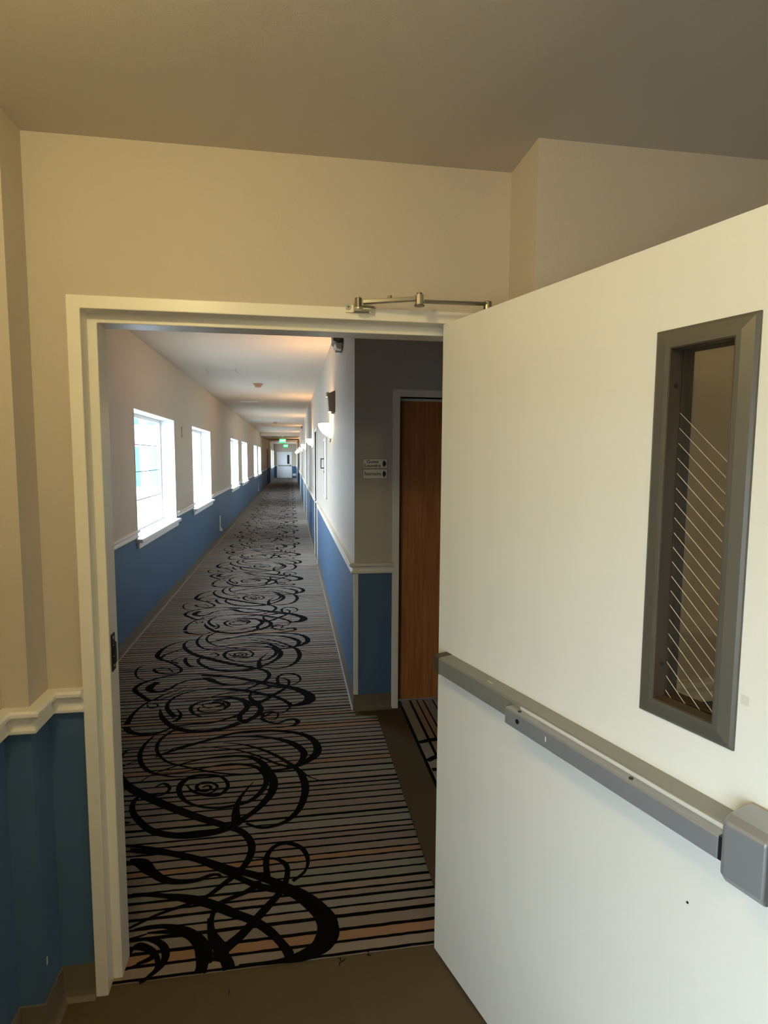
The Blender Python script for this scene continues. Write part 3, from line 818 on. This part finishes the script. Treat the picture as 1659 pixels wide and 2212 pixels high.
mb = MB(); mb.cyl(EL + Vector((0, 0, -.016)), EL + Vector((0, 0, .012)), .0125, 'brass', 18)
mb.cyl(EL + Vector((0, 0, .012)), EL + Vector((0, 0, .018)), .008, 'steel', 14)
mb.cyl(EL + Vector((0, 0, -.020)), EL + Vector((0, 0, -.016)), .015, 'steel', 16); mb.build('elbow_joint', C, smooth=False, bevel=.001)
mb = MB()
mb.cyl((.196, 1.722, 2.088), (.196, 1.722, 2.117), .010, 'steel', 16)
mb.cyl((.196, 1.722, 2.117), (.196, 1.722, 2.121), .006, 'brass', 12)
mb.cyl((.196, 1.722, 2.084), (.196, 1.722, 2.090), .014, 'brass', 16)
mb.box(.186, .232, 1.722, 1.752, 2.086, 2.091, 'brass'); mb.build('pivot', C, bevel=.001)
mb = MB(); mb.box(.163, .248, 1.7525, 1.7578, 2.083, 2.106, 'brass')
mb.cyl((.170, 1.753, 2.0985), (.170, 1.7495, 2.0985), .0085, 'alu', 14); mb.cyl((.242, 1.753, 2.091), (.242, 1.750, 2.091), .007, 'alu', 14)
mb.box(.1655, .1745, 1.7491, 1.7497, 2.0977, 2.0993, 'black'); mb.box(.1692, .1708, 1.7491, 1.7497, 2.094, 2.103, 'black')
mb.build('shoe_bracket', C, bevel=.001)

# ---- paint chip on the blue wall
mb = MB(); mb.box(XW1, XW1 + .0008, 1.668, 1.675, .205, .228, 'chip')
tag(mb.build('paint_chip'), 'tiny white paint chip on the dark blue wall left of the doorway', 'paint chip')

# ================================================================== HALLWAY FITTINGS
# sconces
S = thing('wall_sconce', 'nearest lit glass bowl sconce, under the brown-grey alarm box', 'wall sconce', (XR, 5.82, 1.985), group='lit sconces along the hallway')
mb = MB()
pr_ = [(.128, .0), (.130, -.012), (.125, -.03), (.111, -.062), (.085, -.092), (.054, -.113), (.026, -.128), (.012, -.135)]
mb.lathe(pr_, 'glow', n=28, a0=90, a1=270)
mb.lathe([(r - .006, z) for r, z in pr_[:-1]][::-1], 'glow', n=28, a0=90, a1=270)
mb.build('glass_bowl', S, smooth=True)
mb = MB(); mb.box(-.012, 0, -.05, .05, -.13, -.01, 'trim'); mb.build('backplate', S, bevel=.003)
mb = MB(); mb.lathe([(.0, -.133), (.012, -.135), (.014, -.150), (.007, -.168), (.009, -.176), (.0, -.184)], 'brass', c=(-.012, 0, 0), n=14); mb.build('finial', S, smooth=True)
bulb = bpy.data.lights.new('sconce_bulb', 'POINT'); bulb.energy = SCONCE_LAMP; bulb.color = (1.0, .62, .30); bulb.shadow_soft_size = .02
bo = bpy.data.objects.new('sconce_bulb', bulb); COL.objects.link(bo); bo.parent = S; bo.location = (-.055, 0, -.02)
slab = ['second lit sconce along the right wall, just past the nearest one', 'third lit sconce along the right wall',
        'fourth lit sconce along the right wall', 'fifth lit sconce along the right wall', 'sixth lit sconce along the right wall',
        'seventh lit sconce, inside the dark far stretch', 'farthest lit sconce, beside the end wall']
for i in range(7):
    c = copy_tree(S); c.location = (XR, 5.82 + 5.12 * (i + 1), 1.985); c['label'] = slab[i]

# device high on the corner: emergency light
E_ = thing('emergency_light', 'dark grey emergency light high on the wall at the top of the opening', 'emergency light', (XR, 4.58, 2.60))
mb = MB(); mb.loft([[(0, -.13, -.09), (0, .13, -.09), (0, .13, .12), (0, -.13, .12)], [(-.05, -.125, -.085), (-.05, .125, -.085), (-.05, .125, .115), (-.05, -.125, .115)],
                    [(-.075, -.10, -.07), (-.075, .10, -.07), (-.075, .10, .10), (-.075, -.10, .10)]], 'dgrey'); mb.build('housing', E_, bevel=.004)
mb = MB(); mb.loft([[(-.005, -.12, -.088), (-.005, .12, -.088), (-.062, .11, -.086), (-.062, -.11, -.086)], [(-.01, -.10, -.135), (-.01, .10, -.135), (-.05, .09, -.125), (-.05, -.09, -.125)]], 'lens')
mb.build('lens', E_, bevel=.004)
MB().cyl((-.03, 0, -.12), (-.03, 0, -.142), .022, 'trim', 16).build('lamp', E_)
MB().cyl((-.075, -.03, .05), (-.078, -.03, .05), .008, 'black', 10).build('test_button', E_)
# second device
E2 = thing('fire_alarm', 'brown-grey fire alarm box right above the nearest sconce', 'fire alarm', (XR, 5.38, 2.155))
mb = MB(); mb.loft([[(0, -.08, -.095), (0, .08, -.095), (0, .08, .10), (0, -.08, .10)], [(-.055, -.075, -.088), (-.055, .075, -.088), (-.066, .075, .07), (-.066, -.075, .07)]], 'grey'); mb.build('housing', E2, bevel=.004)
mb = MB(); mb.box(-.078, -.05, -.05, .05, .045, .085, 'lens'); mb.build('strobe_lens', E2, bevel=.005)
mb = MB(); mb.box(-.035, -.004, -.055, .055, -.108, -.094, 'plate'); mb.build('bottom_lens', E2, bevel=.003)
# strobes farther down
def strobe(y, z, lab):
    t = thing('ceiling_strobe', lab, 'strobe light', (XR, y, z), group='small strobes high on the right wall')
    MB().box(-.02, 0, -.07, .07, -.09, .09, 'plate').build('plate', t, bevel=.004)
    MB().cyl((-.02, 0, .02), (-.07, 0, .02), .045, 'orange', 18).build('strobe_lens', t, bevel=.004)
strobe(20.0, 2.62, 'pinkish strobe high on the sconce wall past the second sconce')
strobe(26.5, 2.50, 'small pale strobe high on the sconce wall at the start of the dark stretch')

# recessed cabinet
P = thing('wall_cabinet', 'narrow recessed wall cabinet with dark pull handle, left of the nearest sconce', 'wall cabinet', (XR, 6.56, 1.18))
mb = MB(); Lp, Hp = .50, .69
for q in ((0, .03, 0, Hp), (Lp - .03, Lp, 0, Hp), (.03, Lp - .03, 0, .03), (.03, Lp - .03, Hp - .03, Hp)):
    mb.box(-.014, .0, q[0], q[1], q[2], q[3], 'rail')
mb.build('frame', P, bevel=.003)
dr_ = MB().box(-.007, .0, .032, Lp - .032, .032, Hp - .032, 'plate').build('door', P, bevel=.002)
mb = MB(); mb.tube([(-.006, Lp - .07, .345), (-.045, Lp - .07, .345)], .006, 'black'); mb.tube([(-.006, Lp - .07, .455), (-.045, Lp - .07, .455)], .006, 'black')
mb.tube([(-.045, Lp - .07, .338), (-.045, Lp - .07, .462)], .006, 'black'); mb.build('pull_handle', dr_)
MB().cyl((-.006, Lp - .06, .30), (-.014, Lp - .06, .30), .012, 'black', 12).build('lock', dr_)

# smoke detectors
def detector(x, y, lab, m='orange'):
    t = thing('smoke_detector', lab, 'smoke detector', (x, y, ZH), group='ceiling smoke detectors')
    MB().lathe([(.0, 0), (.078, 0), (.078, -.010), (.070, -.016), (.0, -.016)], m, n=28).build('mounting_base', t)
    MB().lathe([(.055, -.016), (.055, -.030), (.046, -.050), (.036, -.056), (.0, -.057)], m, n=28).build('sensor_head', t, smooth=False)
detector(-.491, 9.19, 'reddish smoke detector on the ceiling in front of the first windows')
detector(-.491, 19.26, 'small distant smoke detector on the ceiling, farther of the two')
# access hatch
t = thing('ceiling_hatch', 'flush white access hatch in the ceiling near the first window', 'access hatch', (-1.065, 7.76, ZH))
mb = MB(); mb.box(0, .37, 0, .36, -.002, 0, 'ceil'); mb.build('panel', t)
for q in (-.004, .37): MB().box(q, q + .004, 0, .36, -.003, 0, 'screw').build('edge_gap', t)
# thin pale rectangle laid on the ceiling
t = thing('ceiling_patch', 'pale rectangular patch on the ceiling past the smoke detector', 'ceiling vent', (-1.01, 12.1, ZH))
MB().box(0, .36, 0, .2, -.006, 0, 'plate').build('plate', t, bevel=.002)

# outlets on the left wall
def outlet(y, z0, lab):
    t = thing('wall_outlet', lab, 'outlet', (XL, y, z0), group='outlets on the hallway left wall')
    mb = MB(); mb.box(0, .012, -.045, .045, .02, .30, 'plate'); mb.build('cover_plate', t, bevel=.003)
    mb = MB(); mb.loft([[(0, -.05, 0), (.05, -.04, 0), (.05, .04, 0), (0, .05, 0)], [(0, -.045, .07), (.02, -.035, .07), (.02, .035, .07), (0, .045, .07)]], 'plate'); mb.build('adapter', t, bevel=.003)
outlet(11.8, .19, 'white outlet plate low on the blue wall below the second window')
outlet(25.4, .19, 'tiny distant white outlet low on the left blue wall')
t = thing('switch_plate', 'painted-over wall plate between the first and second windows', 'wall plate', (XL, 8.0, 1.97))
MB().box(0, .010, -.06, .06, -.07, .07, 'wall').build('plate', t, bevel=.004)

# signs
def arrow(mb, x, z, m):
    mb.loft([[(x, -.0045, z + .014), (x, -.0045, z - .014), (x + .006, -.0045, z - .014), (x + .006, -.0045, z - .024), (x + .02, -.0045, z - .006), (x + .02, -.0045, z + .006), (x + .006, -.0045, z + .024), (x + .006, -.0045, z + .014)],
             [(x, -.0035, z + .014), (x, -.0035, z - .014), (x + .006, -.0035, z - .014), (x + .006, -.0035, z - .024), (x + .02, -.0035, z - .006), (x + .02, -.0035, z + .006), (x + .006, -.0035, z + .024), (x + .006, -.0035, z + .014)]], m)
def sign(z, lines, lab):
    t = thing('direction_sign', lab, 'sign', (.5265, YP, z), group='direction signs beside the wooden door')
    MB().box(-.077, .077, -.0035, 0, -.030, .030, 'signp').build('sign_board', t, bevel=.0015)
    mb = MB()
    for q in ((-.0785, .0785, .030, .0315), (-.0785, .0785, -.0315, -.030), (-.0785, -.077, -.030, .030), (.077, .0785, -.030, .030)):
        mb.box(q[0], q[1], -.003, 0, q[2], q[3], 'screw')
    mb.build('sign_edge', t)
    mb = MB(); arrow(mb, .049, 0, 'signb'); mb.build('arrow', t)
    for s_, zz, sz, sx in lines:
        text_mesh('lettering', s_, sz, t, 'signb', (-.016, -.0042, zz), (math.radians(90), 0, 0), sx, .0003, .0004)
sign(1.6175, [('Guest', .0125, .027, 1.15), ('Laundry', -.0125, .027, 1.22)], 'sign reading Guest Laundry with an arrow, upper of the two')
sign(1.5535, [('Restrooms', 0, .030, .80)], 'sign reading Restrooms with an arrow, lower of the two')

# exit signs
def exit_sign(x, y, z, lab, zc):
    t = thing('exit_sign', lab, 'exit sign', (x, y, z), group='green exit signs')
    MB().box(-.15, .15, 0, .03, -.095, .095, 'green').build('sign_face', t, bevel=.004)
    MB().cyl((0, .015, .095), (0, .015, zc - z), .01, 'plate', 10).build('hanger', t)
    text_mesh('lettering', 'EXIT', .15, t, 'greenl', (.022, -.002, 0), (math.radians(90), 0, 0), .8, .003, .001)
    mb = MB(); mb.loft([[(-.14, -.004, 0), (-.118, -.004, -.03), (-.118, -.004, .03)], [(-.14, -.001, 0), (-.118, -.001, -.03), (-.118, -.001, .03)]], 'greenl'); mb.build('chevron', t)
exit_sign(-.40, 28.3, 2.40, 'nearer green exit sign hanging above the hallway', ZF)
exit_sign(-.36, 40.0, 2.37, 'farther, paler green exit sign above the exit door', ZF)

# vent on the end wall
t = thing('wall_vent', 'small pale vent low on the end wall right of the exit door', 'vent', (.24, YE, .25))
MB().box(-.135, .135, -.012, 0, -.09, .09, 'white').build('cover', t, bevel=.003)
mb = MB()
for i in range(4): mb.box(-.11, .11, -.015, -.012, -.06 + i * .035, -.052 + i * .035, 'plate')
mb.build('louvre', t)

# ---- debris at the carpet seam
t = MB()
rnd = random.Random(3)
for cx, cy, n_ in ((.145, 1.772, 3), (.235, 1.782, 2), (-.21, 1.70, 1)):
    for i in range(n_):
        a = rnd.uniform(0, 6.28); p = Vector((cx + rnd.uniform(-.006, .006), cy + rnd.uniform(-.006, .006), .002))
        t.tube([p, p + Vector((.008 * math.cos(a), .008 * math.sin(a), .004)), p + Vector((.014 * math.cos(a + .5), .014 * math.sin(a + .5), .001))], .0012, 'yblack', 6)
tag(t.build('loose_threads'), 'loose black yarn threads at the frayed carpet edge in the doorway', 'threads', kind='stuff')

# ================================================================== VESTIBULE LAMPS (ceiling fixtures out of view, rear one added as fill)
def dome_lamp(x, y, e, lab):
    t = thing('ceiling_lamp', lab, 'ceiling lamp', (x, y, ZC), group='vestibule ceiling lamps')
    MB().lathe([(.0, 0), (.09, 0), (.09, -.018), (.0, -.018)], 'trim', n=28).build('canopy', t)
    MB().cyl((0, 0, -.018), (0, 0, -.05), .02, 'plate', 14).build('socket', t)
    l_ = bpy.data.lights.new('ceiling_lamp_bulb', 'POINT'); l_.energy = e; l_.shadow_soft_size = .045
    l_.color = (1.0, .845, .41)
    o = bpy.data.objects.new('ceiling_lamp_bulb', l_); COL.objects.link(o); o.parent = t; o.location = (0, 0, -.10)
dome_lamp(-.45, .60, ROOM_LAMP, 'ceiling lamp nearest the doorway, left of the viewer')
dome_lamp(.3, -1.4, ROOM_LAMP * 1.3, 'unseen fill lamp added on the vestibule ceiling behind the viewer')  # rear lamp added to light the lower walls and floor more evenly
